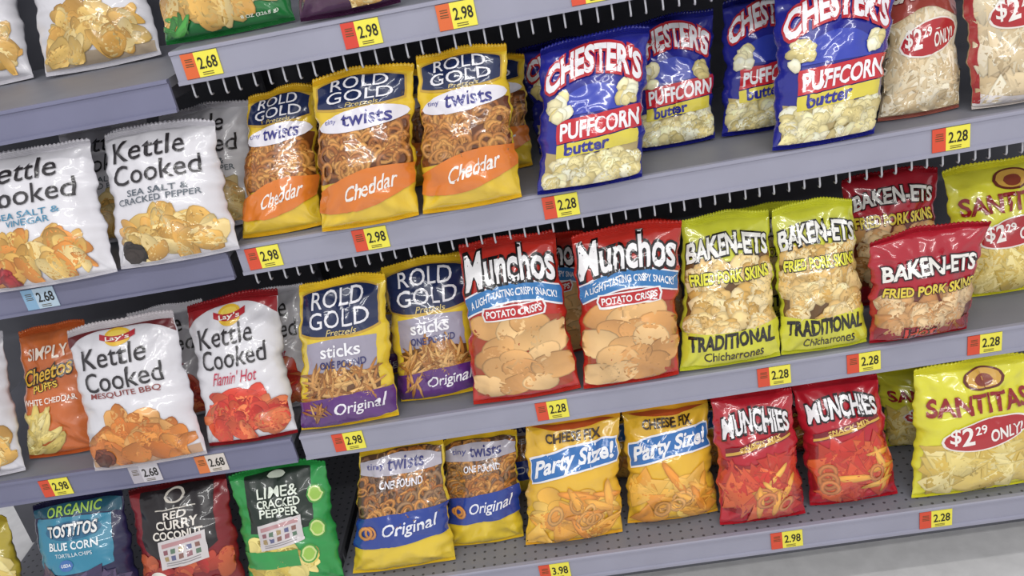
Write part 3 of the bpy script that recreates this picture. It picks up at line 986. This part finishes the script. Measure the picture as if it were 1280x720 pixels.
bag(lambda B: d_rindhot(B, .13), RB, 'taller red pork rind bag standing behind the slumped red one', 'pork rind bag', GR, ((1050, 220), (1172, 202), (1168, 385), (1060, 400)), SCc, y0=.14, T=.075)
bag(d_rindhot, RB, 'short slumped red pork rind bag at the front with its flared top', 'pork rind bag', GR, ((1082, 294), (1232, 268), (1208, 412), (1087, 433)), SCc, lean=10)
bag(d_santa, TB, 'yellow tortilla chip bag cut by the right edge, beside the red pork rinds', 'chip bag', GS, ((1180, 210), (1320, 188), (1320, 392), (1196, 412)), SCc, y0=.11)
# bottom row left
bag(d_lime_edge, 'chip_bag', 'yellowish chip bag at the lower left corner of the photo', 'chip bag', None, ((-70, 652), (12, 640), (45, 815), (-40, 830)), SD)
bag(d_organic, TB, 'navy tortilla chip bag with a teal panel and green lettering at its top', 'chip bag', None, ((37, 628), (152, 608), (188, 790), (72, 812)), SD, mat=M_MATTE)
bag(d_curry, 'chip_bag', 'black and maroon chip bag with a white sticker on its front', 'chip bag', None, ((160, 610), (282, 586), (316, 768), (192, 790)), SD, mat=M_MATTE)
bag(d_lime, 'chip_bag', 'green and black chip bag with lime slices and a white sticker', 'chip bag', None, ((288, 588), (408, 566), (434, 745), (320, 768)), SD, mat=M_MATTE)
# bottom row right
GO = 'original pretzel twist bags'
bag(d_original, 'pretzel_bag', 'larger yellow footed pretzel bag with a blue band, leftmost on the base shelf', 'pretzel bag', GO, ((448, 560), (553, 543), (570, 701), (441, 720)), SD)
bag(d_original, 'pretzel_bag', 'narrower yellow footed pretzel bag with a blue band, next to an orange bag', 'pretzel bag', GO, ((553, 546), (645, 532), (656, 692), (563, 707)), SD, y0=.01, T=.07)
bag(d_original, 'pretzel_bag', 'pretzel bag at the back of the base shelf behind the two yellow footed ones', 'pretzel bag', GO, ((502, 540), (594, 527), (604, 672), (512, 686)), SD, y0=.15)
bag(d_original, 'pretzel_bag', 'pretzel bag at the back of the base shelf behind the left orange bag', 'pretzel bag', GO, ((610, 526), (706, 512), (716, 655), (620, 668)), SD, y0=.15)
GQ = 'orange snack mix bags'
bag(d_party, 'snack_mix_bag', 'left orange snack mix bag with a blue banner, beside the pretzels', 'snack mix bag', GQ, ((656, 524), (774, 509), (779, 669), (657, 682)), SD)
bag(d_party, 'snack_mix_bag', 'right orange snack mix bag with a blue banner, beside the red bags', 'snack mix bag', GQ, ((777, 510), (884, 496), (898, 641), (785, 657)), SD)
GX = 'red snack mix bags'
bag(d_mix, 'snack_mix_bag', 'left red snack mix bag, beside the orange bags', 'snack mix bag', GX, ((887, 488), (988, 478), (1007, 643), (901, 663)), SD)
bag(d_mix, 'snack_mix_bag', 'right red snack mix bag, beside the yellow tortilla chips', 'snack mix bag', GX, ((990, 478), (1096, 464), (1122, 615), (1014, 639)), SD)
bag(d_party, 'snack_mix_bag', 'orange snack mix bag at the back between the two front orange ones', 'snack mix bag', GQ, ((724, 514), (822, 501), (832, 640), (732, 655)), SD, y0=.15)
bag(d_party, 'snack_mix_bag', 'orange snack mix bag at the back, behind the left red one', 'snack mix bag', GQ, ((836, 500), (926, 488), (938, 626), (846, 640)), SD, y0=.15)
bag(d_mix, 'snack_mix_bag', 'red snack mix bag at the back, behind the two front red ones', 'snack mix bag', GX, ((944, 484), (1040, 470), (1055, 610), (954, 630)), SD, y0=.15)
bag(d_santa, TB, 'yellow tortilla chip bag set back on the base shelf behind the front one', 'chip bag', GS, ((1092, 462), (1200, 448), (1210, 575), (1112, 590)), SD, y0=.12)
bag(d_santa, TB, 'whole yellow tortilla chip bag at the right end of the base shelf', 'chip bag', GS, ((1137, 450), (1284, 428), (1305, 622), (1141, 645)), SD)


# ------------------------------------------------------------------ price tags
def tag(px, yf, zc, price, label, left='#dc4c2c', right='#f0e53a', w=.056, h=.0365):
    P = on_plane(px, np.array([0, yf, 0]), np.array([0, -1.0, 0]))
    root = empty('price_tag', (P[0], yf - .0022, zc - .001), label, 'price tag', 'price tags in the shelf channels')

    def card(name, x0, x1, y0, y1, col):
        bm = bmesh.new(); add_box(bm, x0, x1, y0, y1, -h / 2, h / 2)
        bm.verts.ensure_lookup_table()
        V = np.array([v.co[:] for v in bm.verts]); bm.verts.index_update()
        Fs = [tuple(v.index for v in f.verts) for f in bm.faces]; bm.free()
        col_mesh(name, V, Fs, np.repeat(lin(col)[None], len(V), 0), M_CARD, root, smooth=False)
    xs = -w / 2 + w * .36
    card('card', xs, w / 2, -.0008, .0006, right)
    card('colour_panel', -w / 2, xs, -.0008, .0006, left)
    Vs, Fs, Cs, k = [], [], [], 0
    for t, cx, cz, tw, th, b in ((price, xs / 2 + w / 4, .002, w * .5, h * .46, .015), ('UNIT', -w * .31, .009, w * .2, h * .12, 0), ('PRICE', -w * .31, .002, w * .22, h * .12, 0), ('snack', w * .12, -.0125, w * .3, h * .13, 0)):
        if t in ('snack', 'UNIT', 'PRICE'):
            # plain fine-print bars, too small to read
            for q in range(2):
                zz = cz - q * .003
                Vs.append(np.array([(cx - tw / 2, -.0012, zz), (cx + tw / 2, -.0012, zz), (cx + tw / 2, -.0012, zz + .0012), (cx - tw / 2, -.0012, zz + .0012)]))
                Fs.append((k, k + 1, k + 2, k + 3)); k += 4
                Cs.append(np.repeat(lin('#5a4a20')[None], 4, 0))
            continue
        n, f, asp = text_norm(t, b)
        V = np.stack([cx + n[:, 0] * tw, np.full(len(n), -.0014), cz + n[:, 1] * th], 1)
        Vs.append(V); Fs += [tuple(i + k for i in ff) for ff in f]; k += len(V)
        Cs.append(np.repeat(lin('#1c1a14')[None], len(V), 0))
    col_mesh('lettering', np.concatenate(Vs), Fs, np.concatenate(Cs), M_CARD, root, smooth=False)


tag((250, 72), 0, ZA, '2.68', 'orange and yellow tag reading 2.68 at the left end of the uppermost right shelf', left='#e0642a')
tag((452, 40), 0, ZA, '2.98', 'tag reading 2.98 with a red panel, below the purple bag', left='#d8402c')
tag((571, 20), 0, ZA, '2.98', 'tag reading 2.98 at the top, right of the one with the red panel', left='#e0682c')
tag((738, -6), 0, ZA, '2.98', 'orange tag barely in view at the top edge of the photo')
tag((330, 320), 0, ZB, '2.98', 'tag reading 2.98 at the left end below the first cheddar pretzel bag')
tag((463, 295), 0, ZB, '2.98', 'tag reading 2.98 below the second cheddar pretzel bag')
tag((701, 257), 0, ZB, '2.28', 'tag reading 2.28 below the front left blue puffed corn bag')
tag((1188, 172), 0, ZB, '2.28', 'tag reading 2.28 below the pale beige tortilla chip bag')
tag((436, 550), 0, ZC, '2.98', 'tag reading 2.98 below the left pretzel stick bag')
tag((690, 511), 0, ZC, '2.28', 'tag reading 2.28 just under the left red potato crisp bag')
tag((967, 467), 0, ZC, '2.28', 'tag reading 2.28 below the left yellow pork rind bag')
tag((1079, 450), 0, ZC, '2.28', 'tag reading 2.28 below the right yellow pork rind bag')
tag((1230, 428), 0, ZC, '2.28', 'tag reading 2.28 at the right end, below the slumped red bag')
tag((693, 711), YD, ZD, '3.98', 'tag reading 3.98 at the bottom edge, on the base shelf')
tag((983, 673), YD, ZD, '2.98', 'tag reading 2.98 on the base shelf below the red snack mix bags')
tag((1169, 653), YD, ZD, '2.28', 'tag reading 2.28 on the base shelf below the whole yellow tortilla chip bag')
tag((70, 607), 0, ZC - .002, '2.98', 'tag reading 2.98 below the orange cheese puffs bag')
tag((182, 590), 0, ZC - .002, '2.68', 'pale grey tag under the overhanging white bag', left='#b9b4bc', right='#d0ccd2')
tag((263, 573), 0, ZC - .002, '2.68', 'tag reading 2.68 with a pale panel, below the red script white bag', right='#d9d0c8', left='#e07a3a')
tag((52, 374), 0, ZB - .004, '2.68', 'pale blue tag below the bag with blue flavour lettering', left='#8ab4d4', right='#b9cfe0')

# ------------------------------------------------------------------ light
wd = bpy.data.worlds.new('world'); SC.world = wd
wd.use_nodes = True
bg = wd.node_tree.nodes['Background']
bg.inputs[0].default_value = (.93, .93, .98, 1)
bg.inputs[1].default_value = .56


def area(name, loc, rot, sx, sy, e, col=(1, 1, 1)):
    l = bpy.data.lights.new(name, 'AREA'); l.shape = 'RECTANGLE'; l.size = sx; l.size_y = sy; l.energy = e; l.color = col
    o = bpy.data.objects.new(name, l); COL.objects.link(o); o.location = loc; o.rotation_euler = rot


area('ceiling_light', (.2, -1.1, 3.0), (math.radians(12), 0, 0), 3.6, .10, 17, (1, .99, .97))
area('ceiling_light', (.2, -2.6, 2.9), (math.radians(42), 0, 0), 3.6, .10, 30, (1, .99, .97))
area('ceiling_light', (.2, -4.4, 2.9), (math.radians(58), 0, 0), 4.4, .12, 66, (1, .99, .97))
